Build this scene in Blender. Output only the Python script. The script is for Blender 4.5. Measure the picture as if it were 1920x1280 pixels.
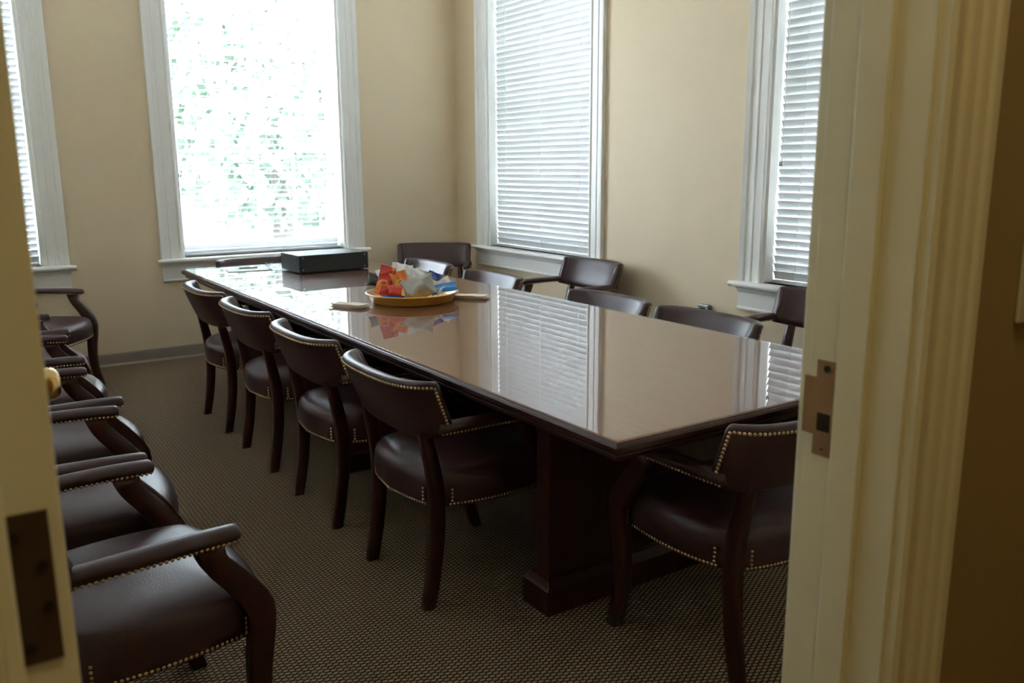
import bpy, bmesh, math, random
from mathutils import Vector, Matrix
from math import sin, cos, pi, radians
scene = bpy.context.scene
for o in list(bpy.data.objects): bpy.data.objects.remove(o)
col = scene.collection
rnd = random.Random(7)

# ------------------------------------------------------------------ camera, sky, exposure
YAW, PITCH, ROLL, FPX = 0.5857, -0.2026, -0.0057, 1609.63
H = 1.42
fwd = Vector((sin(YAW)*cos(PITCH), cos(YAW)*cos(PITCH), sin(PITCH)))
rgt = Vector((cos(YAW), -sin(YAW), 0)); upv = rgt.cross(fwd)
r2 = rgt*cos(ROLL) + upv*sin(ROLL); u2 = -rgt*sin(ROLL) + upv*cos(ROLL)
cd = bpy.data.cameras.new('camera'); cam = bpy.data.objects.new('camera', cd); col.objects.link(cam)
cam.matrix_world = Matrix(((r2.x, u2.x, -fwd.x, 0), (r2.y, u2.y, -fwd.y, 0), (r2.z, u2.z, -fwd.z, H), (0, 0, 0, 1)))
cd.sensor_width = 36; cd.lens = FPX/1920*36; cd.clip_start = .02; cd.clip_end = 200
cd.dof.use_dof = True; cd.dof.focus_distance = 2.9; cd.dof.aperture_fstop = 6.3
scene.camera = cam
scene.view_settings.view_transform = 'Standard'; scene.view_settings.look = 'None'
scene.view_settings.gamma = 1; scene.view_settings.use_curve_mapping = False
scene.view_settings.exposure = 2.04
SKY = 17.0
w = bpy.data.worlds.new('sky'); scene.world = w; w.use_nodes = True
bg = w.node_tree.nodes['Background']; bg.inputs[0].default_value = (.76, .88, 1.0, 1)
_n = w.node_tree.nodes.new; _l = w.node_tree.links.new        # overcast sky: brightest overhead, a third of that at the horizon
_tc = _n('ShaderNodeTexCoord'); _sp = _n('ShaderNodeSeparateXYZ'); _l(_tc.outputs['Generated'], _sp.inputs[0])
_mr = _n('ShaderNodeMapRange'); _mr.inputs[1].default_value = 0; _mr.inputs[2].default_value = 1; _mr.inputs[3].default_value = SKY/3; _mr.inputs[4].default_value = SKY
_l(_sp.outputs['Z'], _mr.inputs[0]); _l(_mr.outputs[0], bg.inputs[1])
cy = scene.cycles
cy.use_denoising = True; cy.max_bounces = 10; cy.diffuse_bounces = 6; cy.glossy_bounces = 4
cy.transparent_max_bounces = 16; cy.transmission_bounces = 4; cy.sample_clamp_indirect = 8
cy.caustics_reflective = False; cy.caustics_refractive = False
YB, XR, XL, CEIL = 6.70, 3.87, -1.35, 3.45
YD = .68          # room face of the door wall
YH = .548         # hall face of the door wall

# ------------------------------------------------------------------ materials
def nodes(name):
    m = bpy.data.materials.new(name); m.use_nodes = True
    return m, m.node_tree, m.node_tree.nodes['Principled BSDF']
def mat(name, c, rough=.5, metal=0, spec=.5, var=.0, scale=8, bump=0, bscale=60, coat=0, stretch=None):
    m, nt, b = nodes(name)
    b.inputs['Base Color'].default_value = (*c, 1); b.inputs['Roughness'].default_value = rough
    b.inputs['Metallic'].default_value = metal; b.inputs['Specular IOR Level'].default_value = spec
    b.inputs['Coat Weight'].default_value = coat; b.inputs['Coat Roughness'].default_value = .12
    tc = nt.nodes.new('ShaderNodeTexCoord'); mp = nt.nodes.new('ShaderNodeMapping')
    nt.links.new(tc.outputs['Object'], mp.inputs[0])
    if stretch: mp.inputs['Scale'].default_value = stretch
    if var:
        n = nt.nodes.new('ShaderNodeTexNoise'); n.inputs['Scale'].default_value = scale; n.inputs['Detail'].default_value = 5
        nt.links.new(mp.outputs[0], n.inputs['Vector'])
        r = nt.nodes.new('ShaderNodeValToRGB'); r.color_ramp.elements[0].position = .3; r.color_ramp.elements[1].position = .7
        r.color_ramp.elements[0].color = (*[x*(1-var) for x in c], 1); r.color_ramp.elements[1].color = (*[min(1, x*(1+var)) for x in c], 1)
        nt.links.new(n.outputs['Fac'], r.inputs[0]); nt.links.new(r.outputs[0], b.inputs['Base Color'])
    if bump:
        n2 = nt.nodes.new('ShaderNodeTexNoise'); n2.inputs['Scale'].default_value = bscale; n2.inputs['Detail'].default_value = 4
        nt.links.new(mp.outputs[0], n2.inputs['Vector'])
        bp = nt.nodes.new('ShaderNodeBump'); bp.inputs['Strength'].default_value = bump; bp.inputs['Distance'].default_value = .01
        nt.links.new(n2.outputs['Fac'], bp.inputs['Height']); nt.links.new(bp.outputs[0], b.inputs['Normal'])
    return m
M = {}
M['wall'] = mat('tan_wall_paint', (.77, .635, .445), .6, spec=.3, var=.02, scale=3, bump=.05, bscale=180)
M['ceil'] = mat('ceiling_paint', (.88, .87, .84), .8)
M['trim'] = mat('cream_gloss_paint', (.86, .85, .82), .35, var=.015, scale=5, bump=.03, bscale=30)
M['door'] = mat('cream_door_paint', (.76, .71, .52), .4, var=.02, scale=5, bump=.03, bscale=30)
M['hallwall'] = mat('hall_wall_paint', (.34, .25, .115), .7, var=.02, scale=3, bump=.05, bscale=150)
M['base'] = mat('taupe_vinyl', (.30, .25, .21), .5, var=.04, scale=6)
M['slat'] = mat('white_blind_slat', (.66, .67, .67), .4)
M['sash'] = mat('white_sash_paint', (.55, .56, .57), .4)
M['leather'] = mat('oxblood_leather', (.046, .017, .019), .38, spec=.5, var=.12, scale=14, bump=.10, bscale=260)
M['mahogany'] = mat('dark_mahogany', (.038, .008, .006), .32, spec=.5, var=.3, scale=6, stretch=(6, 6, .7))
M['brassnail'] = mat('antique_brass_nail', (.50, .36, .20), .35, metal=1)
M['brass'] = mat('polished_brass', (.80, .56, .25), .18, metal=1, var=.05, scale=4)
M['bronze'] = mat('worn_bronze_plate', (.36, .21, .11), .5, metal=.6, var=.15, scale=20)
M['bronzedark'] = mat('dark_bronze_hinge', (.07, .04, .022), .55, metal=.4, var=.15, scale=20)
M['screw'] = mat('dark_screw', (.05, .04, .035), .4, metal=.9)
M['hole'] = mat('dark_hole', (.015, .012, .008), .9)
M['blackmetal'] = mat('black_powder_coat', (.012, .014, .017), .42, var=.1, scale=30, bump=.05, bscale=400)
M['steel'] = mat('steel_screw', (.6, .6, .6), .3, metal=1)
M['paper'] = mat('white_paper', (.82, .82, .80), .8)
M['napkin'] = mat('cream_napkin', (.80, .68, .56), .9, bump=.1, bscale=200)
M['tray'] = mat('yellow_plastic_tray', (.80, .43, .07), .35, var=.04, scale=4)
M['outlet'] = mat('grey_metal_outlet', (.42, .42, .43), .35, metal=.7)
M['switch'] = mat('ivory_plastic', (.55, .52, .36), .4)
M['leaf'] = mat('green_leaves', (.085, .13, .09), .6, var=.4, scale=3)
M['bark'] = mat('bark', (.07, .065, .06), .9, var=.3, scale=8)
M['lawn'] = mat('pale_dry_lawn', (.34, .34, .30), .9, var=.3, scale=.8)
M['cord'] = mat('blind_cord', (.75, .74, .72), .8)
M['tassel'] = mat('grey_tassel', (.25, .25, .25), .6)

def glass(name, refl=1.0, tint=(1, 1, 1), ior=1.5):
    m = bpy.data.materials.new(name); m.use_nodes = True; nt = m.node_tree
    for n in list(nt.nodes): nt.nodes.remove(n)
    out = nt.nodes.new('ShaderNodeOutputMaterial'); mx = nt.nodes.new('ShaderNodeMixShader')
    tr = nt.nodes.new('ShaderNodeBsdfTransparent'); tr.inputs[0].default_value = (*tint, 1)
    gl = nt.nodes.new('ShaderNodeBsdfGlossy'); gl.inputs['Roughness'].default_value = .0 if refl <= 1 else .006
    fr = nt.nodes.new('ShaderNodeFresnel'); fr.inputs['IOR'].default_value = ior
    geo = nt.nodes.new('ShaderNodeNewGeometry')          # a thin slab: 2F/(1+F) on the side first met, clear on the way out
    def mth(op, a_, b_):
        n = nt.nodes.new('ShaderNodeMath'); n.operation = op
        for i_, v_ in enumerate((a_, b_)):
            if isinstance(v_, (int, float)): n.inputs[i_].default_value = v_
            else: nt.links.new(v_, n.inputs[i_])
        return n.outputs[0]
    F = fr.outputs[0]; slab = mth('DIVIDE', mth('MULTIPLY', F, 2.0), mth('ADD', F, 1.0))
    nt.links.new(mth('MULTIPLY', slab, mth('SUBTRACT', 1.0, geo.outputs['Backfacing'])), mx.inputs[0]); nt.links.new(tr.outputs[0], mx.inputs[1]); nt.links.new(gl.outputs[0], mx.inputs[2])
    nt.links.new(mx.outputs[0], out.inputs[0]); return m
M['pane'] = glass('window_glass')
M['tableglass'] = glass('table_glass', 2.0, (.97, .97, .97))
M['plastic'] = glass('clear_wrapper', 2.0, (.85, .87, .9), 1.6)

def carpet():
    m, nt, b = nodes('woven_loop_carpet'); L = nt.links.new; N = nt.nodes.new
    b.inputs['Roughness'].default_value = .95; b.inputs['Specular IOR Level'].default_value = .1
    tc = N('ShaderNodeTexCoord'); sep = N('ShaderNodeSeparateXYZ'); L(tc.outputs['Object'], sep.inputs[0])
    def math_(op, a, bb):
        n = N('ShaderNodeMath'); n.operation = op
        for i, v in enumerate((a, bb)):
            if v is None: continue
            if isinstance(v, (int, float)): n.inputs[i].default_value = v
            else: L(v, n.inputs[i])
        return n.outputs[0]
    k = 2*pi/.0165
    a = math_('SINE', math_('MULTIPLY', sep.outputs['X'], k), None)
    row = math_('SINE', math_('MULTIPLY', sep.outputs['X'], k/2), None)
    ph = math_('MULTIPLY', math_('SIGN', row, None), pi/2)
    c_ = math_('SINE', math_('ADD', math_('MULTIPLY', sep.outputs['Y'], k), ph), None)
    h = math_('MULTIPLY', math_('ADD', math_('ABSOLUTE', row, None), c_), .5)
    nz = N('ShaderNodeTexNoise'); nz.inputs['Scale'].default_value = 160; L(tc.outputs['Object'], nz.inputs['Vector'])
    hh = math_('ADD', h, math_('MULTIPLY', math_('SUBTRACT', nz.outputs['Fac'], .5), .7))
    r = N('ShaderNodeValToRGB'); e = r.color_ramp.elements
    e[0].position = .05; e[0].color = (.042, .029, .019, 1); e[1].position = .62; e[1].color = (.335, .245, .158, 1)
    L(hh, r.inputs[0]); L(r.outputs[0], b.inputs['Base Color'])
    bp = N('ShaderNodeBump'); bp.inputs['Strength'].default_value = .6; bp.inputs['Distance'].default_value = .004
    L(hh, bp.inputs['Height']); L(bp.outputs[0], b.inputs['Normal'])
    return m
M['carpet'] = carpet()

def tablewood():
    m, nt, b = nodes('table_veneer'); L = nt.links.new; N = nt.nodes.new
    b.inputs['Roughness'].default_value = .35
    tc = N('ShaderNodeTexCoord'); mp = N('ShaderNodeMapping'); mp.inputs['Scale'].default_value = (70, 2.2, 30)
    L(tc.outputs['Object'], mp.inputs[0])
    n = N('ShaderNodeTexNoise'); n.inputs['Scale'].default_value = 2; n.inputs['Detail'].default_value = 6; L(mp.outputs[0], n.inputs['Vector'])
    r = N('ShaderNodeValToRGB'); e = r.color_ramp.elements
    e[0].position = .3; e[0].color = (.23, .085, .042, 1); e[1].position = .75; e[1].color = (.34, .145, .078, 1)
    L(n.outputs['Fac'], r.inputs[0]); L(r.outputs[0], b.inputs['Base Color']); return m
M['veneer'] = tablewood()

# ------------------------------------------------------------------ mesh helpers
def link(name, me, m, parent=None):
    o = bpy.data.objects.new(name, me); col.objects.link(o)
    if m is not None: me.materials.append(m)
    if parent: o.parent = parent
    return o
class MB:
    def __init__(s): s.v = []; s.f = []
    def add(s, vs, fs):
        n = len(s.v); s.v += [tuple(p) for p in vs]; s.f += [tuple(i+n for i in f) for f in fs]; return s
    def box(s, x0, x1, y0, y1, z0, z1):
        vs = [(x, y, z) for z in (z0, z1) for y in (y0, y1) for x in (x0, x1)]
        return s.add(vs, [(0, 2, 3, 1), (4, 5, 7, 6), (0, 1, 5, 4), (2, 6, 7, 3), (0, 4, 6, 2), (1, 3, 7, 5)])
    def loft(s, rings, cap=True, closed=False):
        n = len(rings[0]); vs = [p for r in rings for p in r]; fs = []
        for i in range(len(rings)-(0 if closed else 1)):
            a = i*n; b = ((i+1) % len(rings))*n
            for j in range(n):
                k = (j+1) % n; fs.append((a+j, a+k, b+k, b+j))
        if cap and not closed:
            fs.append(tuple(range(n-1, -1, -1))); fs.append(tuple((len(rings)-1)*n+j for j in range(n)))
        return s.add(vs, fs)
    def tube(s, pts, r, n=10, taper=None):
        rings = []
        P = [Vector(p) for p in pts]
        for i, p in enumerate(P):
            t = (P[min(i+1, len(P)-1)]-P[max(i-1, 0)]).normalized()
            a = Vector((0, 0, 1)) if abs(t.z) < .9 else Vector((1, 0, 0))
            u = t.cross(a).normalized(); v = u.cross(t)
            rr = r if taper is None else r*taper[i]
            rings.append([p+u*cos(2*pi*j/n)*rr+v*sin(2*pi*j/n)*rr for j in range(n)])
        return s.loft(rings)
    def prism(s, poly, axis, a0, a1):
        """extrude a 2D polygon: axis z -> (x,y); axis y -> (x,z); axis x -> (y,z)"""
        def P(p, t): return (p[0], p[1], t) if axis == 'z' else ((p[0], t, p[1]) if axis == 'y' else (t, p[0], p[1]))
        return s.loft([[P(p, a0) for p in poly], [P(p, a1) for p in poly]])
    def build(s, name, m, parent=None, smooth=False, bevel=0, sub=0, seg=2):
        me = bpy.data.meshes.new(name); me.from_pydata(s.v, [], s.f)
        bm = bmesh.new(); bm.from_mesh(me); bmesh.ops.recalc_face_normals(bm, faces=bm.faces)
        bm.to_mesh(me); bm.free()
        if smooth or bevel:
            for p in me.polygons: p.use_smooth = bool(smooth)
        o = link(name, me, m, parent)
        if bevel:
            md = o.modifiers.new('bevel', 'BEVEL'); md.width = bevel; md.segments = seg; md.limit_method = 'ANGLE'; md.angle_limit = radians(40)
        if sub:
            md = o.modifiers.new('subsurf', 'SUBSURF'); md.levels = sub; md.render_levels = sub
        return o
def empty(name, loc=(0, 0, 0), rz=0):
    o = bpy.data.objects.new(name, None); col.objects.link(o); o.location = loc; o.rotation_euler = (0, 0, rz); o.empty_display_size = .1
    return o
def tag(o, label, cat, group=None):
    o['label'] = label; o['category'] = cat
    if group: o['group'] = group
    return o
def struct(o, label=None):
    o['kind'] = 'structure'
    if label: o['label'] = label
    return o
def copy_tree(o, parent=None):
    c = o.copy(); col.objects.link(c)
    if parent: c.parent = parent; c.matrix_parent_inverse = o.matrix_parent_inverse.copy()
    for ch in list(o.children): copy_tree(ch, c)
    return c
def cr(pts, n):
    """Catmull-Rom through pts -> n points"""
    P = [Vector(p) for p in pts]; P = [P[0]*2-P[1]]+P+[P[-1]*2-P[-2]]; out = []; m = len(P)-3
    for i in range(n):
        t = i/(n-1)*m; k = min(int(t), m-1); t -= k
        a, b, c, d = P[k:k+4]
        out.append(.5*((2*b)+(c-a)*t+(2*a-5*b+4*c-d)*t*t+(3*b-a-3*c+d)*t**3))
    return out

# ------------------------------------------------------------------ room shell
def wall_with_holes(name, origin, rz, x0, x1, holes, h, thick, m):
    """local x along wall, y outward; holes = (xa, xb, za, zb)"""
    mb = MB(); xs = sorted(set([x0, x1]+[v for q in holes for v in q[:2]])); zs = sorted(set([0, h]+[v for q in holes for v in q[2:]]))
    for i in range(len(xs)-1):
        for j in range(len(zs)-1):
            cx, cz = (xs[i]+xs[i+1])/2, (zs[j]+zs[j+1])/2
            if any(q[0] < cx < q[1] and q[2] < cz < q[3] for q in holes): continue
            mb.box(xs[i], xs[i+1], 0, thick, zs[j], zs[j+1])
    o = mb.build(name, m); o.location = origin; o.rotation_euler = (0, 0, rz); return struct(o)
WZ0, WZ1 = .755, 3.06
# clear openings between casings
W1 = (1.497, 2.803); W0 = (-.72, .583); W2 = (6.175, 4.82); W3 = (3.26, 1.92)
wall_with_holes('wall_back', (0, YB, 0), 0, XL-.3, XR+.3, [(*W0, WZ0, WZ1), (*W1, WZ0, WZ1)], CEIL, .3, M['wall'])
WL_ADDED = (2.6, 3.9)  # opening for the added left window, out of view
wall_with_holes('wall_right', (XR, 0, 0), -pi/2, -YB, -YD, [(-W2[0], -W2[1], WZ0, WZ1), (-W3[0], -W3[1], WZ0, WZ1)], CEIL, .3, M['wall'])
wall_with_holes('wall_left', (XL, 0, 0), pi/2, YD, YB, [(*WL_ADDED, WZ0, WZ1)], CEIL, .3, M['wall'])
OX0, OX1, OZ = .003, .907, 2.10
wd = MB()
wd.box(XL-.3, OX0-.02, YH+.01, YD, 0, CEIL).box(OX1+.02, XR+.3, YH+.01, YD, 0, CEIL).box(OX0-.02, OX1+.02, YH+.01, YD, OZ+.02, CEIL)
struct(wd.build('wall_door', M['wall']))
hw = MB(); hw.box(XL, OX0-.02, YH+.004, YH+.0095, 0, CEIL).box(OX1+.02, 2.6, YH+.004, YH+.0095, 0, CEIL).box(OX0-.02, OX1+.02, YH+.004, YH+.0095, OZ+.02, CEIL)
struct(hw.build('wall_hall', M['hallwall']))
struct(MB().box(XL-.3, XR+.3, -2.2, YB+.3, -.1, 0).build('floor', M['carpet']))
struct(MB().box(XL-.3, XR+.3, -2.2, YB+.3, CEIL, CEIL+.1).build('ceiling', M['ceil']))
# the hall behind the camera
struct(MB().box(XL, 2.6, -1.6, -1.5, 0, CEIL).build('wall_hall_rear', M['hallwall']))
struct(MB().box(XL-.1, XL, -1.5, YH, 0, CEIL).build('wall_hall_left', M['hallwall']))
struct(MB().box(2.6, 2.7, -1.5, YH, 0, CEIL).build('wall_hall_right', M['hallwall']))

def baseboard(name, origin, rz, segs):
    mb = MB()
    prof = [(0, 0), (-.016, 0), (-.014, .006), (-.005, .016), (-.004, .088), (0, .094)]
    for a, b in segs: mb.prism(prof, 'x', a, b)
    o = mb.build(name, M['base']); o.location = origin; o.rotation_euler = (0, 0, rz); struct(o)
baseboard('baseboard_back', (0, YB, 0), 0, [(XL, XR)])
baseboard('baseboard_right', (XR, 0, 0), -pi/2, [(-YB, -YD)])
baseboard('baseboard_left', (XL, 0, 0), pi/2, [(YD, YB)])

# ------------------------------------------------------------------ windows
def casing_profile(wd_, th=.022):
    """x across (0 = inner edge), y toward the room negative"""
    a = th
    return [(0, 0), (0, -a*.8), (.006, -a), (.016, -a), (.024, -a*.62), (.062, -a*.66), (.070, -a*.9), (.084, -a*.9), (.090, -a*.66), (.112, -a*.70), (.122, -a*1.1),
            (wd_-.018, -a*1.25), (wd_-.004, -a*1.4), (wd_, -a*1.2), (wd_, 0)]
def window(n, origin, rz, xa, xb, tilt, label, cords, label2):
    R = empty('window_%d' % n, origin, rz); struct(R)
    cw = .155; zt = WZ1
    mb = MB(); p = casing_profile(cw)
    mb.prism([(xb+q[0], q[1]) for q in p], 'z', WZ0, zt+cw*.0); mb.prism([(xa-q[0], q[1]) for q in p], 'z', WZ0, zt)
    mb.box(xa-cw, xb+cw, -.028, 0, zt, zt+cw); mb.box(xa-cw-.02, xb+cw+.02, -.045, 0, zt+cw, zt+cw+.03)
    mb.build('casing', M['trim'], R)
    st = MB(); st.prism([(.17, WZ0-.032), (-.062, WZ0-.032), (-.072, WZ0-.026), (-.076, WZ0-.016), (-.072, WZ0-.006), (-.062, WZ0), (.17, WZ0)], 'x', xa-cw-.035, xb+cw+.035)
    s_ = st.v; s_[:] = [(min(max(v[0], xa), xb) if v[1] > .01 else v[0], v[1], v[2]) for v in s_]
    st.build('window_sill', M['trim'], R, bevel=.003)
    ap = MB(); ap.prism([(0, WZ0-.032), (-.045, WZ0-.032), (-.04, WZ0-.045), (-.028, WZ0-.05), (-.022, WZ0-.062), (-.018, WZ0-.066), (-.018, WZ0-.15), (-.024, WZ0-.155), (-.024, WZ0-.165), (0, WZ0-.17)], 'x', xa-cw, xb+cw)
    ap.build('apron', M['trim'], R)
    jb = MB(); t = .018
    jb.box(xa, xa+t, .0, .3, WZ0, zt).box(xb-t, xb, .0, .3, WZ0, zt).box(xa+t, xb-t, 0, .3, zt-t, zt).box(xa+t, xb-t, .171, .3, WZ0-.01, WZ0+.02)
    jb.build('jamb', M['trim'], R)
    # two sashes
    ia, ib = xa+t, xb-t; mid = 1.905
    for nm, z0, z1, y in (('sash', WZ0+.02, mid+.02, .15), ('sash', mid-.02, zt-t, .19)):
        fr = MB(); sw = .045; rb = .07 if z0 < 1 else .038; rt = .038 if z0 < 1 else .05
        fr.box(ia, ia+sw, y, y+.035, z0, z1).box(ib-sw, ib, y, y+.035, z0, z1).box(ia+sw, ib-sw, y, y+.035, z0, z0+rb).box(ia+sw, ib-sw, y, y+.035, z1-rt, z1)
        so = fr.build('sash', M['sash'], R)
        mu = MB(); gx0, gx1, gz0, gz1 = ia+sw, ib-sw, z0+rb, z1-rt
        for i in (1, 2, 3):
            x = gx0+(gx1-gx0)*i/4; mu.box(x-.011, x+.011, y+.006, y+.03, gz0, gz1)
        for j in (1, 2):
            z = gz0+(gz1-gz0)*j/3; mu.box(gx0, gx1, y+.007, y+.029, z-.011, z+.011)
        mu.build('muntins', M['sash'], so)
        MB().box(gx0, gx1, y+.015, y+.018, gz0, gz1).build('pane', M['pane'], so)
    # blind (hangs in the opening, a thing of its own)
    B = empty('window_blind', origin, rz); tag(B, label, 'blind')
    MB().box(ia+.004, ib-.004, .045, .10, zt-t-.05, zt-t-.001).build('head_rail', M['slat'], B, bevel=.003)
    sl = MB(); pitch_ = .0437; y0 = .075; z = WZ0+.045
    k = 0
    while z < zt-t-.065:
        # room edge up, outer edge down when tilted
        a = tilt if k > 0 or tilt > .3 else 0
        hw_ = .025; prof = []
        for i in range(5):
            u = -1+i/2; cr_ = .0022*(1-u*u)
            yy, zz = u*hw_, cr_
            prof.append((y0+yy*cos(a)+zz*sin(a), z-yy*sin(a)+zz*cos(a)))
        th = .0024
        low = [(p_[0]-th*sin(a)*1.0, p_[1]-th*cos(a)) for p_ in reversed(prof)]
        jx = rnd.uniform(-.0015, .0015)
        sl.prism(prof+low, 'x', ia+.006+jx, ib-.006+jx)
        z += pitch_; k += 1
    sl.build('slats', M['slat'], B)
    MB().box(ia+.012, ib-.012, y0-.025, y0+.025, WZ0+.001, WZ0+.019).build('bottom_rail', M['slat'], B, bevel=.003)
    for fx in ((.13, .5, .87)):
        x = ia+(ib-ia)*fx
        MB().tube([(x, y0-.027, WZ0+.02), (x, y0-.027, zt-t-.05)], .0011, 6).tube([(x, y0+.027, WZ0+.02), (x, y0+.027, zt-t-.05)], .0011, 6).build('ladder_cord', M['cord'], B)
    for (x, zc) in cords:
        c_ = MB(); c_.tube([(x, y0-.036, zc), (x, y0-.036, zt-t-.02)], .0013, 6).tube([(x+.012, y0-.036, zc), (x+.012, y0-.036, zt-t-.02)], .0013, 6)
        co = c_.build('pull_cord', M['cord'], B)
        tt = MB()
        for q in (0, .012): tt.tube([(x+q, y0-.036, zc+.012), (x+q, y0-.036, zc+.008), (x+q, y0-.036, zc-.012), (x+q, y0-.036, zc-.016)], .0045, 8, [.4, .7, 1, .5])
        tt.build('tassel', M['tassel'], co, smooth=True)
    # daylight portal just outside the pane (guides sky sampling only)
    ld = bpy.data.lights.new('sky_portal', 'AREA'); ld.shape = 'RECTANGLE'; ld.size = xb-xa-.04; ld.size_y = zt-WZ0-.04
    ld.cycles.is_portal = True
    lo_ = bpy.data.objects.new('sky_portal', ld); col.objects.link(lo_); lo_.parent = R
    lo_.location = ((xa+xb)/2, .27, (WZ0+zt)/2); lo_.rotation_euler = (-pi/2, 0, 0)
window(1, (0, YB, 0), 0, *W1, .08, 'open white slatted blind in the bright middle window behind the table', [(W1[1]-.085, 1.36), (W1[0]+.03, 1.36)], '')
window(2, (0, YB, 0), 0, *W0, 1.0, 'tilted white slatted blind in the window at far left beside the door edge', [(W0[1]-.1, 1.3)], '')
window(3, (XR, 0, 0), -pi/2, -W2[0], -W2[1], 1.25, 'closed white slatted blind in the tall window on the right wall near the corner', [], '')
window(4, (XR, 0, 0), -pi/2, -W3[0], -W3[1], 1.2, 'closed white slatted blind in the window partly hidden by the door frame', [(-W3[0]+.05, 1.42)], '')

window(5, (XL, 0, 0), pi/2, *WL_ADDED, 1.0, 'half open white blind in the unseen left wall window added for fill light', [], '')  # added window outside the frame, brightens the left side of the room

# ------------------------------------------------------------------ door opening and door
def door_frame():
    R = empty('trim_1', (0, 0, 0)); struct(R)
    j = MB(); j.box(OX1, OX1+.02, YH, YD, 0, OZ).box(OX0-.02, OX0, YH, YD, 0, OZ).box(OX0-.02, OX1+.02, YH, YD, OZ, OZ+.02)
    j.build('jamb', M['door'], R, bevel=.0015)
    s = MB(); y1 = YD-.046; y0 = y1-.040
    s.box(OX1-.011, OX1, y0, y1, 0, OZ).box(OX0, OX0+.011, y0, y1, 0, OZ).box(OX0+.011, OX1-.011, y0, y1, OZ-.011, OZ)
    s.build('door_stop', M['door'], R, bevel=.002)
    def prof(x, sgn):
        P = [(0, YH), (0, YH-.012), (.006, YH-.016), (.018, YH-.014), (.026, YH-.011), (.033, YH-.0105), (.034, YH-.0165), (.038, YH-.0175), (.040, YH-.0145),
             (.055, YH-.0145), (.056, YH-.020), (.060, YH-.021), (.062, YH-.018), (.076, YH-.018), (.077, YH-.0235), (.081, YH-.0245), (.083, YH-.022), (.094, YH-.022), (.097, YH-.019), (.097, YH)]
        return [(x+sgn*q[0], q[1]) for q in P]
    c = MB(); c.prism(prof(OX1+.006, 1), 'z', 0, OZ+.1); c.prism(prof(OX0-.006, -1), 'z', 0, OZ+.1)
    c.box(OX0-.006, OX1+.006, YH-.018, YH, OZ+.006, OZ+.1)
    c.build('casing', M['door'], R)
    rc = MB(); rc.box(OX1+.006, OX1+.096, YD, YD+.018, 0, OZ+.1).box(OX0-.096, OX0-.012, YD, YD+.018, 0, OZ+.1).box(OX0-.012, OX1+.006, YD, YD+.018, OZ+.006, OZ+.1)
    rc.build('casing', M['door'], R, bevel=.003)
    # strike plate on the latch jamb: plane x = OX1, outline in (y, z)
    yc = .6545
    yr = YD+.003
    outl = [(yr-.016, 1.178), (yr-.047, 1.178), (yr-.047, 1.054), (yr-.016, 1.054), (yr-.016, 1.077), (yr, 1.080), (yr, 1.154), (yr-.016, 1.156)]
    hy0, hy1, hz0, hz1 = yr-.040, yr-.020, 1.086, 1.110
    sp = MB()
    for (a, b, c0, c1) in ((yr-.047, hy0, 1.054, 1.178), (hy0, hy1, 1.054, hz0), (hy0, hy1, hz1, 1.178), (hy1, yr-.016, 1.054, 1.178), (yr-.016, yr, 1.080, 1.155)):
        sp.box(OX1-.0016, OX1+.0002, a, b, c0, c1)
    sp.box(OX1-.0016, OX1+.012, yr, yr+.0015, 1.080, 1.155)
    S = sp.build('strike_plate', M['bronze'], R)
    MB().box(OX1-.0008, OX1-.0004, hy0-.001, hy1+.001, hz0-.001, hz1+.001).build('latch_hole', M['hole'], S)
    for z, mm in ((1.168, 'screw'), (1.063, 'bronze')):
        MB().tube([(OX1-.0014, yr-.031, z), (OX1-.0026, yr-.031, z)], .0045, 12).build('screw', M[mm], S)
        MB().tube([(OX1-.0024, yr-.031, z), (OX1-.0030, yr-.031, z)], .0016, 8).build('screw_slot', M['hole'], S)
    return R
door_frame()
def door():
    D = empty('door_1', (.0055, YD+.012, 0), radians(-.4)); struct(D)
    # leaf: local x 0..-.044 thickness to the right, y along the leaf
    L_ = MB(); L_.box(.003, .047, 0, .86, .012, OZ-.005); leaf = L_.build('door_leaf', M['door'], D, bevel=.0015)
    for z in (.25, 1.112, 1.85):
        h = MB(); h.box(-.018, .0375, -.0022, .0003, z-.060, z+.060)
        h.tube([(-.018, .002, z-.060), (-.018, .002, z+.060)], .006, 12)
        ho = h.build('hinge', M['bronzedark'], D)
        for (x, dz) in ((.014, .043), (.030, .017), (.031, -.016), (.016, -.047)):
            MB().tube([(x, -.0021, z+dz), (x, -.0033, z+dz)], .0042, 12).build('screw', M['screw'], ho)
    k = MB(); z = 1.087; y = .80
    prof = [(.047, .031), (.050, .031), (.054, .028), (.056, .013), (.068, .011), (.074, .013), (.079, .021), (.086, .026), (.100, .0275), (.114, .025), (.120, .018), (.122, .006)]
    k.loft([[(px, y+r*cos(2*pi*i/24), z+r*sin(2*pi*i/24)) for i in range(24)] for px, r in prof])
    k.build('door_knob', M['brass'], D, smooth=True)
    k = MB(); k.loft([[(.050-px, y+r*cos(2*pi*i/24), z+r*sin(2*pi*i/24)) for i in range(24)] for px, r in prof])
    k.build('door_knob', M['brass'], D, smooth=True)
door()
# switch plate on the hall wall
S = empty('light_switch', (1.19, YH+.004, 1.277)); tag(S, 'ivory light switch plate on the dim wall beside the door casing', 'switch')
MB().box(-.045, .045, -.006, 0, -.062, .062).build('plate', M['switch'], S, bevel=.003)
MB().box(-.005, .005, -.016, -.006, -.011, .011).build('toggle', M['switch'], S, bevel=.001)
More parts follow.
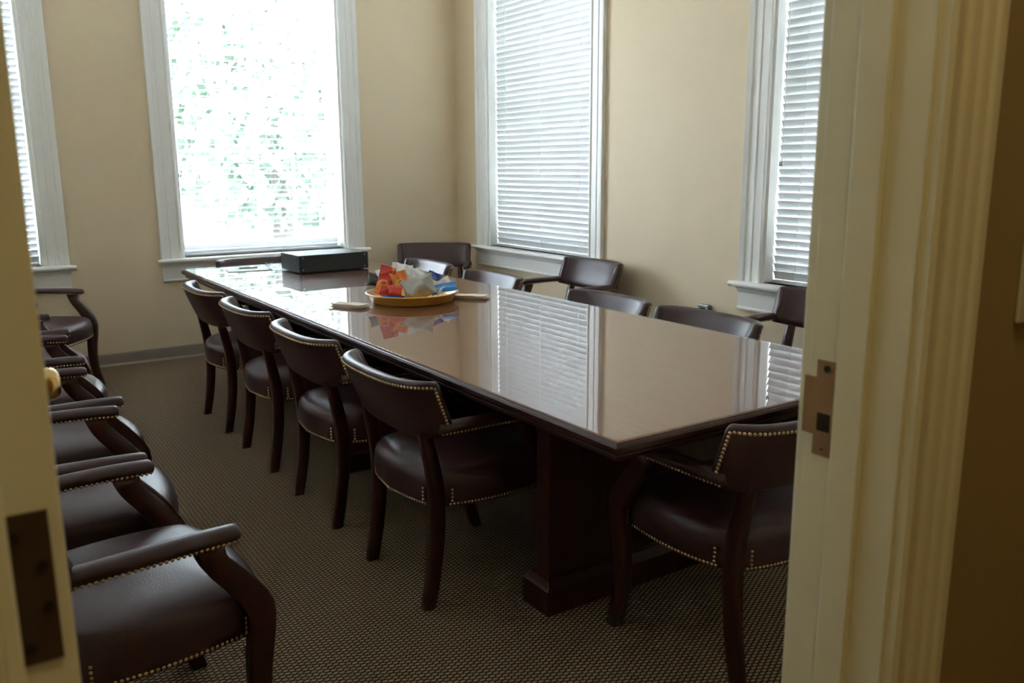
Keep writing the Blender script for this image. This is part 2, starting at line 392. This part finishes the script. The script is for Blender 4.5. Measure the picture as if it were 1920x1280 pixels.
# outlet box on right wall
O = empty('wall_outlet', (XR, 3.67, .52)); tag(O, 'small grey metal outlet box on the right wall below the windows', 'outlet')
MB().box(-.035, 0, -.04, .04, -.058, .058).build('box', M['outlet'], O, bevel=.004)
MB().box(-.038, -.035, -.02, .02, -.04, -.008).box(-.038, -.035, -.02, .02, .008, .04).build('socket', M['hole'], O)

# ------------------------------------------------------------------ conference table
TX0, TX1, TY0, TY1, TZ = 1.325, 2.617, 1.536, 6.007, .75
T = empty('conference_table', ((TX0+TX1)/2, (TY0+TY1)/2, 0)); tag(T, 'long dark wood conference table with a glass covered top and two slab pedestals', 'table')
hx, hy = (TX1-TX0)/2, (TY1-TY0)/2
def rect(x, y, z): return [(-x, -y, z), (x, -y, z), (x, y, z), (-x, y, z)]
zt = TZ-.006
tt = MB(); tt.loft([rect(hx-.06, hy-.06, zt-.052), rect(hx-.022, hy-.022, zt-.052), rect(hx-.018, hy-.018, zt-.040), rect(hx-.020, hy-.020, zt-.036), rect(hx-.006, hy-.006, zt-.030), rect(hx, hy, zt-.022), rect(hx, hy, zt-.010), rect(hx-.006, hy-.006, zt-.004), rect(hx-.010, hy-.010, zt-.003), rect(hx-.012, hy-.012, zt)])
tt.build('edge_molding', M['mahogany'], T, bevel=.0015)
MB().box(-hx+.013, hx-.013, -hy+.013, hy-.013, zt, zt+.0006).build('tabletop', M['veneer'], T)
MB().box(-hx+.012, hx-.012, -hy+.012, hy-.012, zt+.0008, TZ).build('glass_top', M['tableglass'], T, bevel=.0008)
for yc, pw in ((2.03+.075, .46), (3.70, .46), (5.35, .20)):
    py = yc-(TY0+TY1)/2
    pd = MB(); pd.box(-pw, pw, py-.035, py+.035, .11, zt-.05)
    po = pd.build('pedestal', M['mahogany'], T, bevel=.004)
    bs = MB(); bs.loft([[(x*sx, py+y*sy, z) for sx, sy in ((-1, -1), (1, -1), (1, 1), (-1, 1))] for x, y, z in ((pw+.03, .07, 0), (pw+.03, .07, .085), (pw+.022, .062, .095), (pw+.015, .05, .112), (pw+.005, .04, .12))])
    bs.build('pedestal_base', M['mahogany'], po, bevel=.002)
MB().box(-.012, .012, 2.105-(TY0+TY1)/2+.036, 5.35-(TY0+TY1)/2-.036, .30, .55).build('stretcher', M['mahogany'], T)

# ------------------------------------------------------------------ the armchair
ZT = .780
def pc(s, ztop):
    """back panel plan; s -1..1; ztop 0..1 (0 bottom, 1 top); returns outer point"""
    x = .308*sin(s*1.38)/sin(1.38)*(1 if ztop else 1)
    d = abs(s)**2.6
    x *= (.97+.03*ztop)
    y = -.275-.075*ztop + d*(.075+.03*ztop)+ d*d*.02*(1-ztop)
    z = .578+d*.022 + (ZT-.012-.578-d*.022)*ztop
    return Vector((x, y, z))
def make_chair():
    C = empty('armchair')
    # --- backrest
    rings = []; NS = 37; outer = []
    for i in range(NS):
        s = -1+2*i/(NS-1)
        B, Tt = pc(s, 0), pc(s, 1)
        e = .01; tg = (pc(min(s+e, 1), .5)-pc(max(s-e, -1), .5)); tg.z = 0; tg.normalize()
        n = Vector((-tg.y, tg.x, 0))         # inward (toward the sitter)
        if n.y < 0 and abs(s) < .5: n = -n
        f = 1.0 if abs(s) < .93 else .82
        up = Vector((0, 0, 1))
        q = [B, B.lerp(Tt, .33)-n*.003, B.lerp(Tt, .7)-n*.003, Tt-n*.001, Tt+n*.006*f+up*.009, Tt+n*.024*f+up*.014, Tt+n*.044*f+up*.006, Tt+n*.052*f-up*.014,
             B.lerp(Tt, .62)+n*.056*f, B.lerp(Tt, .3)+n*.054*f, B+n*.046*f+up*.012, B+n*.03*f-up*.003, B+n*.01-up*.003]
        rings.append(q); outer.append((B, Tt, n))
    b = MB(); 
    def shr(r, k, push):
        c_ = sum(r, Vector())/len(r); return [c_+(p-c_)*k+push for p in r]
    tg0 = (rings[0][0]-rings[1][0]); tg0.z = 0; tg0.normalize(); tg1 = (rings[-1][0]-rings[-2][0]); tg1.z = 0; tg1.normalize()
    rings = [shr(rings[0], .80, tg0*.010), shr(rings[0], .94, tg0*.006)]+rings+[shr(rings[-1], .94, tg1*.006), shr(rings[-1], .80, tg1*.010)]
    b.loft(rings); bo = b.build('backrest', M['leather'], C, smooth=True, sub=1)
    def nails(pts_n, name, parent, r=.0052):
        """pts_n list of (point, outward normal)"""
        mb = MB()
        for p, n in pts_n:
            n = n.normalized(); a = Vector((0, 0, 1)) if abs(n.z) < .9 else Vector((1, 0, 0)); u = n.cross(a).normalized(); v = n.cross(u)
            vs = [p+(u*cos(2*pi*j/8)+v*sin(2*pi*j/8))*r for j in range(8)]+[p+(u*cos(2*pi*j/8)+v*sin(2*pi*j/8))*r*.7+n*r*.45 for j in range(8)]+[p+n*r*.62]
            fs = [(j, (j+1) % 8, 8+(j+1) % 8, 8+j) for j in range(8)]+[(8+j, 8+(j+1) % 8, 16) for j in range(8)]
            mb.add(vs, fs)
        return mb.build(name, M['brassnail'], parent, smooth=True)
    def spaced(path, d):
        out = [path[0]]; acc = 0
        for k in range(1, len(path)):
            a, b_ = path[k-1], path[k]; L = (b_[0]-a[0]).length; t = d-acc
            while t <= L and L > 0:
                out.append((a[0].lerp(b_[0], t/L), a[1].lerp(b_[1], t/L))); t += d
            acc = L-(t-d)
        return out
    def fn(s, t):
        B, Tt = pc(s, 0), pc(s, 1); e = .01
        tg = (pc(min(s+e, 1), .5)-pc(max(s-e, -1), .5)); tg.z = 0; tg.normalize(); n = Vector((-tg.y, tg.x, 0))
        return B.lerp(Tt, t)-n*(.0035*(1-abs(2*t-1)**4)+.0008), -n
    path = [fn(-.975, .12+.83*i/12) for i in range(13)]+[fn(-.975+1.95*i/80, .965) for i in range(1, 80)]+[fn(.975, .95-.83*i/12) for i in range(13)]
    nails(spaced(path, .0125), 'nailhead_trim', bo)
    # --- arms
    for sx in (-1, 1):
        cl = cr([(.283*sx, -.225, .622), (.288*sx, -.15, .624), (.290*sx, -.05, .625), (.288*sx, .06, .624), (.284*sx, .135, .621)], 17)
        rg = []; NN = 14
        for i, p in enumerate(cl):
            k = 1.0 if i not in (0, 16) else .85
            wx = .027*k+.002*sin(i/16*pi); hz = .022*k
            ring = []
            for j in range(NN):
                a = 2*pi*j/NN; cx, cz = cos(a), sin(a)
                zz = cz*hz if cz > 0 else max(cz, -.62)*hz*1.1
                ring.append((p.x+cx*wx, p.y, p.z+zz))
            rg.append(ring)
        tip = cl[-1]
        for k_, dy in ((.97, .010), (.86, .018), (.6, .023)):
            rg.append([((q[0]-tip.x)/.85*k_*.98+tip.x, tip.y+dy, (q[2]-tip.z)/.85*k_*.98+tip.z) for q in rg[16]])
        rg.pop(16)
        ao = MB().loft(rg).build('arm', M['leather'], C, smooth=True)
        path = []
        for i in range(17): path.append((cl[i]+Vector((sx*(.0265+.002*sin(i/16*pi)), 0, -.011)), Vector((sx, 0, -.3))))
        for i in range(9):
            a = i/8*pi; path.append((tip+Vector((sx*.0262*cos(a), .0015+.019*sin(a)**.8 if sin(a) > 0 else .0015, -.011)), Vector((sx*cos(a), sin(a), -.3))))
        for i in range(16, 3, -1): path.append((cl[i]+Vector((-sx*(.0265+.002*sin(i/16*pi)), 0, -.011)), Vector((-sx, 0, -.3))))
        nails(spaced(path, .0125), 'nailhead_trim', ao, .0046)
    # --- seat
    hz = [(.242, .205), (.262, .10), (.268, -.02), (.255, -.13), (.222, -.205), (.15, -.245), (.0, -.268)]
    half = cr([(0, .262), (.10, .256), (.19, .236)]+hz, 26)
    half = [Vector((p.x, p.y, 0)) for p in half]
    outl = half+[Vector((-p.x, p.y, 0)) for p in reversed(half[1:-1])]
    ctr = Vector((0, -.01, 0))
    lev = [(.355, .97), (.342, .985), (.345, 1.0), (.37, 1.004), (.40, 1.008), (.428, 1.0), (.448, .972), (.462, .92), (.474, .82), (.482, .65), (.487, .42), (.489, .18)]
    rg = [[ctr+(p-ctr)*k+Vector((0, 0, z)) for p in outl] for z, k in lev]
    so = MB().loft(rg).build('seat', M['leather'], C, smooth=True)
    op = outl+[outl[0]]
    path = []
    for p in op:
        n = (p-ctr); path.append((ctr+(p-ctr)*1.003+Vector((0, 0, .351)), n))
    allp = spaced(path, .0122)
    allp = [q for q in allp if not ((abs(abs(q[0].x)-.225) < .03 and abs(q[0].y+.20) < .027))]
    for sx in (-1, 1):
        for (x, y) in ((.248, -.163), (.182, -.234), (.268, .165)):
            for k_ in range(1, 5):
                p = Vector((x*sx, y, 0)); n = p-ctr
                allp.append((ctr+(p-ctr)*1.0+n.normalized()*.002+Vector((0, 0, .351+.0125*k_)), n))
    rear = [q for q in allp if q[0].y < -.195 and abs(q[0].x) < .205]
    nails([q for q in allp if q not in rear], 'nailhead_trim', so, .0048); nails(rear, 'nailhead_trim', so, .0048)
    # --- legs
    def post(pts, name):
        """pts: (x, y, z, wx, wy)"""
        c1 = cr([(p[0], p[1], p[2]) for p in pts], 19); c2 = cr([(p[3], p[4], 0) for p in pts], 19); rg = []
        for i, (p, q) in enumerate(zip(c1, c2)):
            a, b_ = q.x/2, q.y/2; c_ = .22
            t = (c1[min(i+1, 18)]-c1[max(i-1, 0)]).normalized(); fy = Vector((0, 1, 0)); fy = (fy-t*fy.dot(t)).normalized(); fx = fy.cross(t).normalized()
            if i in (0, 18): fx, fy = Vector((1, 0, 0)), Vector((0, 1, 0))
            rg.append([p+fx*a*u+fy*b_*v for u, v in ((-1+c_, -1), (1-c_, -1), (1, -1+c_), (1, 1-c_), (1-c_, 1), (-1+c_, 1), (-1, 1-c_), (-1, -1+c_))])
        return MB().loft(rg).build(name, M['mahogany'], C, smooth=True)
    for sx in (-1, 1):
        post([(.218*sx, -.245, 0, .036, .040), (.218*sx, -.222, .12, .038, .043), (.218*sx, -.206, .26, .041, .046), (.219*sx, -.207, .40, .042, .046), (.216*sx, -.225, .52, .040, .042), (.212*sx, -.246, .615, .038, .034)], 'leg')
        post([(.262*sx, .228, 0, .036, .042), (.264*sx, .200, .10, .038, .044), (.266*sx, .188, .22, .042, .050), (.270*sx, .200, .36, .044, .060), (.274*sx, .196, .43, .042, .064), (.279*sx, .150, .50, .038, .060), (.284*sx, .102, .56, .036, .056), (.286*sx, .085, .606, .036, .066)], 'leg')
    return C
proto = make_chair()
used = False
def place(x, y, face, label, group):
    """face: angle of the facing direction"""
    global used
    o = proto if not used else copy_tree(proto); used = True
    o.location = (x, y, 0); o.rotation_euler = (0, 0, face-pi/2); tag(o, label, 'chair', group)
    return o
g1 = 'leather armchairs pushed in along the near side of the table'
XC = 1.44
place(XC, 2.525, 0, 'dark leather armchair on the left of the table, nearest the doorway', g1)
place(XC, 3.30, 0, 'dark leather armchair left of the table, second from the doorway', g1)
place(XC, 4.075, 0, 'dark leather armchair left of the table, third from the doorway', g1)
place(XC, 4.83, 0, 'dark leather armchair left of the table, closest to the bright window', g1)
place(1.90, 1.665, pi/2, 'dark leather armchair at the near end of the table beside the door frame', 'leather armchairs at the table ends')
place(1.89, 5.88, -pi/2, 'leather armchair at the far table end, its top showing behind the black case', 'leather armchairs at the table ends')
g2 = 'leather armchairs along the far side of the table'
place(2.50, 5.18, pi, 'leather armchair across the table just in front of the corner chair', g2)
place(2.50, 4.36, pi, 'leather armchair across the table just right of the snack tray', g2)
place(2.50, 3.28, pi, 'leather armchair across the table in front of the chair below the tall window', g2)
place(2.50, 2.61, pi, 'leather armchair across the table closest to the door frame', g2)
g3 = 'leather armchairs standing along the walls'
place(3.465, 4.60, pi, 'leather armchair against the right wall under the edge of the tall window', g3)
place(3.46, 2.69, pi, 'leather armchair at the right wall half hidden by the door frame', g3)
place(3.32, 6.18, math.atan2(-.83, -.55), 'leather armchair standing diagonally in the far right room corner', g3)
place(.455, 6.05, math.atan2(-.55, .83), 'leather armchair near the back wall below the far left window, turned to the room', g3)
g4 = 'leather armchairs lined up in a row behind the open door'
place(.29, 2.10, radians(7), 'leather armchair in the row on the left, nearest and largest', g4)
place(.265, 2.76, radians(-2), 'leather armchair in the left row, second behind the nearest one', g4)
place(.29, 3.43, radians(4), 'leather armchair in the left row, third one back beside the brass knob', g4)
place(.295, 4.24, radians(0), 'leather armchair in the left row, fourth one back above the brass knob', g4)
place(.31, 4.95, radians(3), 'leather armchair in the left row, last before the turned chair', g4)

# ------------------------------------------------------------------ things on the table
def lath(prof, n=48):
    return MB().loft([[(r*cos(2*pi*i/n), r*sin(2*pi*i/n), z) for i in range(n)] for r, z in prof])
TC = (1.965, 3.875)
o = lath([(.02, 0), (.198, 0), (.205, .003), (.222, .040), (.232, .044), (.236, .042), (.236, .046), (.228, .048), (.218, .043), (.200, .006), (.02, .005)]).build('snack_tray', M['tray'], None, smooth=True)
o.location = (*TC, TZ+.0003); tag(o, 'round yellow plastic tray holding snack bags on the table', 'tray')

def bagmat(name, base, accents, rough=.3, metal=0.0, scale=14):
    m, nt, b = nodes(name); L = nt.links.new; N = nt.nodes.new
    b.inputs['Roughness'].default_value = rough; b.inputs['Metallic'].default_value = metal; b.inputs['Coat Weight'].default_value = .4; b.inputs['Coat Roughness'].default_value = .15
    tc = N('ShaderNodeTexCoord'); n = N('ShaderNodeTexNoise'); n.inputs['Scale'].default_value = scale; n.inputs['Detail'].default_value = 1.0
    L(tc.outputs['Object'], n.inputs['Vector']); r = N('ShaderNodeValToRGB'); r.color_ramp.interpolation = 'CONSTANT'
    e = r.color_ramp.elements; e[0].position = 0; e[0].color = (*base, 1); e[1].position = .56; e[1].color = (*accents[0], 1)
    if len(accents) > 1: x = e.new(.66); x.color = (*accents[1], 1)
    L(n.outputs['Fac'], r.inputs[0]); L(r.outputs[0], b.inputs['Base Color']); return m
def bag(label, loc, size, rot, m, seed, crump=.012, puff=.35):
    """pillow bag: size (width, height, thickness)"""
    R_ = random.Random(seed); nx, nz = 26, 30; w_, h_, t_ = size; mb = MB()
    ph = [R_.uniform(0, 6.3) for _ in range(12)]; fr = [R_.uniform(18, 60) for _ in range(12)]
    def disp(x, z, s): return sum(sin(fr[i]*(x*cos(ph[i])+z*sin(ph[i]))*1.3+ph[i]+s*2) for i in range(8))/8
    for s in (1, -1):
        vs = []; fs = []
        for j in range(nz+1):
            v = j/nz*2-1
            for i in range(nx+1):
                u = i/nx*2-1
                th = max(0, (1-abs(u)**3))**.6*max(0, (1-min(1, abs(v)/.9)**3))**.6
                pin = 1-.14*(1-abs(v)**4)*0-.10*th
                x = u*w_/2*(1-.10*(1-v*v)); z = v*h_/2
                y = s*(t_/2*th+.0008)+crump*disp(x, z, s)*th+crump*1.1*disp(x*.6, z*.6, 0)+crump*.55*(abs(sin(fr[8]*1.5*(x*cos(ph[8])+z*sin(ph[8]))+ph[9]))+abs(sin(fr[9]*1.8*(x*cos(ph[10])+z*sin(ph[10]))+ph[11]))-1.2)+(.0018*sin(i*2.6) if abs(v) > .9 else 0)
                vs.append((x, y, z+crump*.5*disp(z, x, 1)))
            if j < nz:
                for i in range(nx): a = j*(nx+1)+i; fs.append((a, a+1, a+nx+2, a+nx+1))
        mb.add(vs, fs)
    o = mb.build('snack_bag', m, None, smooth=True)
    bm = bmesh.new(); bm.from_mesh(o.data)
    bmesh.ops.remove_doubles(bm, verts=bm.verts, dist=.0003); bm.to_mesh(o.data); bm.free()
    o.location = loc; o.rotation_euler = [radians(a) for a in rot]
    tag(o, label, 'snack bag', 'snack bags heaped in the yellow tray'); return o
red, orange, white, blue, silver, cyan, black, yellow = (.62, .04, .02), (.85, .24, .03), (.82, .82, .84), (.02, .05, .28), (.36, .34, .31), (.02, .22, .60), (.02, .02, .02), (.85, .55, .12)
BM = [bagmat('bag_red_orange', red, [orange, red]), bagmat('bag_white_red', white, [white, orange], .25, scale=9), bagmat('bag_silver', silver, [(.42, .40, .36), (.34, .32, .30)], .32, .45),
      bagmat('bag_cyan', cyan, [cyan, white], scale=10), bagmat('bag_navy', blue, [(.05, .10, .40), blue], .25), bagmat('bag_orange', orange, [yellow, red], scale=18), bagmat('bag_black', black, [(.05, .04, .03), black], .3),
      bagmat('bag_white', (.75, .76, .80), [(.82, .82, .85), (.5, .2, .2)], .25, scale=12), bagmat('bag_red', (.70, .05, .03), [(.75, .06, .04), white], scale=9), bagmat('bag_cream', (.80, .72, .50), [(.75, .70, .6), (.85, .78, .45)])]
z0 = TZ
YW = -32    # bags face the doorway
def heap(label, a, b_, z, size, rot, m, seed, crump):
    """a: to the right, b_: toward the doorway, z: above the table (centre of the bag)"""
    return bag(label, (TC[0]+a*.83-b_*.55, TC[1]-a*.55-b_*.83, TZ+z), size, (rot[0], rot[1], YW+rot[2]), m, seed, crump)
heap('red and orange snack bag standing upright at the left of the heap', -.125, .072, .108, (.082, .150, .022), (-12, 14, -14), BM[0], 1, .009)
heap('large crumpled silver snack bag at the front of the heap', .045, .105, .084, (.165, .108, .034), (-26, -16, 6), BM[2], 2, .018)
heap('bright blue snack bag leaning over the right rim of the tray', .165, .052, .072, (.140, .080, .016), (-62, -15, 8), BM[3], 3, .009)
heap('white bag with orange edge on top of the heap', -.050, .015, .160, (.110, .075, .018), (-48, 8, -6), BM[1], 4, .010)
heap('small red snack bag low in the heap beside the silver bag', -.068, .128, .068, (.068, .050, .022), (-22, 6, 0), BM[8], 5, .004)
heap('navy blue snack bag lying low at the front left of the tray', -.080, .148, .034, (.120, .046, .016), (-62, 4, 0), BM[4], 6, .004)
heap('orange snack bag standing behind the small red bag', -.052, .070, .112, (.085, .095, .022), (-14, -16, 8), BM[5], 7, .012)
heap('black snack bag at the back left of the heap', -.175, .000, .104, (.095, .070, .018), (-30, 8, 0), BM[6], 8, .005)
heap('white crumpled bag behind the red and orange one', -.128, -.012, .128, (.105, .080, .020), (-30, -18, 0), BM[7], 9, .013)
heap('dark blue bag behind the silver one', .108, -.040, .104, (.075, .070, .022), (-20, 20, 0), BM[4], 10, .010)
heap('cream yellow bag right of the silver one', .112, .030, .080, (.090, .070, .018), (-45, 26, 0), BM[9], 11, .013)
heap('white and red bag behind the silver one', .040, .022, .116, (.105, .080, .020), (-30, 18, 0), BM[1], 12, .012)
heap('pale crumpled bag in the middle of the heap behind the orange one', -.010, -.040, .118, (.110, .085, .022), (-25, -10, 0), BM[9], 15, .008)
heap('small white bag standing near the right rim of the tray', .160, -.015, .088, (.075, .055, .014), (-35, -32, 0), BM[7], 13, .005)
heap('clear crumpled bag at the far left rim of the tray', -.188, .055, .066, (.070, .070, .018), (-24, 28, -8), M['plastic'], 14, .007)

def napkins(cx, cy, rz, side):
    for k in range(4):
        mb = MB(); n = 10; L_ = .185-.004*k; W_ = .072
        top = []; z = k*.0042
        for i in range(n+1):
            x = -L_/2+L_*i/n; top.append((x, z+.0014*sin(i*.9+k)+.0030*(i/n)**3*(1 if k % 2 else .4)))
        prof = [(x, a+.0032) for x, a in top]+[(x, a) for x, a in reversed(top)]
        rings = []
        for j, yy in enumerate((-W_/2, -W_/6, W_/6, W_/2)):
            rings.append([(p[0]+.004*(j % 2)*(k % 2), yy, p[1]) for p in prof])
        mb.loft(rings); o = mb.build('paper_napkin', M['napkin'], None)
        o.location = (cx+.004*sin(k*2), cy+.003*cos(k*3), TZ+.0006); o.rotation_euler = (0, 0, rz+radians([0, 3, -2, 1.5][k]))
        tag(o, 'folded cream napkin %s of the snack tray, %s' % (side, ['lowest of its stack', 'second lowest of its stack', 'second from the top of its stack', 'topmost of its stack'][k]), 'napkin', 'folded napkins stacked %s of the tray' % side)
napkins(1.625, 3.865, radians(-62), 'left')
napkins(2.245, 3.77, radians(-52), 'right')

# black case
K = empty('equipment_case', (2.112, 5.425, TZ+.0003), radians(2)); tag(K, 'flat black metal equipment case lying at the far end of the table', 'case')
MB().box(-.24, .24, -.155, .155, .006, .112).build('body', M['blackmetal'], K, bevel=.002)
MB().box(-.238, .040, -.153, .153, .1122, .1142).box(.043, .238, -.153, .153, .1122, .1142).build('lid_panel', M['blackmetal'], K, bevel=.0008)
for x in (-.2, .2):
    for y in (-.13, .13): MB().tube([(x, y, 0), (x, y, .006)], .012, 12).build('foot', M['screw'], K)
for x in (-.215, .215):
    for z in (.022, .098): MB().tube([(x, -.155, z), (x, -.1575, z)], .0045, 12).build('screw', M['steel'], K)
for y, z in ((-.09, .095), (-.09, .065), (.12, .095)): MB().tube([(-.24, y, z), (-.2422, y, z)], .0035, 10).build('screw', M['steel'], K)
o = MB().box(-.14, .14, -.105, .105, 0, .004).build('notepad', M['paper'], None, bevel=.0008); o.location = (1.685, 5.70, TZ+.0004); o.rotation_euler = (0, 0, radians(-8))
tag(o, 'thin white notepad lying on the table left of the black case', 'notepad')
P_ = empty('pen', (1.70, 5.72, TZ+.0092), radians(-14)); tag(P_, 'black pen lying on the white notepad', 'pen')
MB().tube([(-.07, 0, 0), (-.06, 0, 0), (.045, 0, 0), (.05, 0, 0)], .0045, 10, [.5, 1, 1, .9]).build('barrel', M['blackmetal'], P_, smooth=True)
MB().tube([(-.082, 0, 0), (-.07, 0, 0)], .0026, 8, [.3, 1]).build('tip', M['steel'], P_, smooth=True)
o = bag('x', (1.79, 5.56, TZ+.030), (.09, .07, .03), (-60, 0, 20), M['plastic'], 21, .012); o.name = 'plastic_wrapper'
o['label'] = 'crumpled clear plastic wrapper against the left side of the black case'; o['category'] = 'wrapper'; del o['group']

# ------------------------------------------------------------------ outdoors
g = MB().box(-40, 60, -30, 70, -.9, -.8).build('ground_outside', M['lawn']); struct(g)
def tree(x, y, h, r, label, seed, nl=2600):
    R_ = random.Random(seed); T_ = empty('leafy_tree', (x, y, -.8)); tag(T_, label, 'tree', 'leafy trees beyond the windows')
    MB().tube([(0, 0, 0), (.1, 0, h*.3), (0, .1, h*.6), (.1, 0, h*.85)], .22, 10, [1, .8, .5, .2]).build('trunk', M['bark'], T_, smooth=True)
    mb = MB()
    for _ in range(nl):
        while True:
            p = Vector((R_.uniform(-1, 1), R_.uniform(-1, 1), R_.uniform(-1, 1)))
            if .25 < p.length < 1: break
        p = Vector((p.x*r, p.y*r, h*.62+p.z*h*.42))
        a = Vector((R_.gauss(0, 1), R_.gauss(0, 1), R_.gauss(0, 1))).normalized(); b_ = a.orthogonal().normalized(); s = R_.uniform(.10, .2)
        mb.add([p-a*s, p+b_*s*.6, p+a*s, p-b_*s*.6], [(0, 1, 2, 3)])
    mb.build('crown', M['leaf'], T_)
tree(5.2, 15.5, 5.2, 2.3, 'green tree seen faintly right of centre through the bright open window', 31)
tree(1.0, 17.5, 4.2, 2.2, 'low green tree seen faintly at the left of the bright open window', 32)
tree(9.5, 23.0, 8.5, 3.4, 'tall tree beyond the others at the right of the bright window', 33)
tree(12.5, 6.0, 6.0, 2.6, 'green tree outside the tall window on the right wall', 34)
tree(11.0, -.5, 6.5, 2.8, 'green tree glimpsed through the window beside the door frame', 35)

# ------------------------------------------------------------------ unseen hall lamp, added to light the door frame
Lm = empty('added_hall_lamp', (.5, .15, CEIL)); tag(Lm, 'unseen round hall ceiling lamp added to light the door frame', 'lamp')
lath([(.02, -.03), (.14, -.028), (.16, -.012), (.165, 0), (.02, 0)], 24).build('base', M['trim'], Lm, smooth=True)
hl = bpy.data.lights.new('hall_fill_light', 'POINT'); hl.energy = 8.5; hl.color = (1, .84, .48); hl.shadow_soft_size = .12  # fill for casing and jamb, set so little reaches the room
ho = bpy.data.objects.new('hall_fill_light', hl); col.objects.link(ho); ho.parent = Lm; ho.location = (0, 0, -.2)
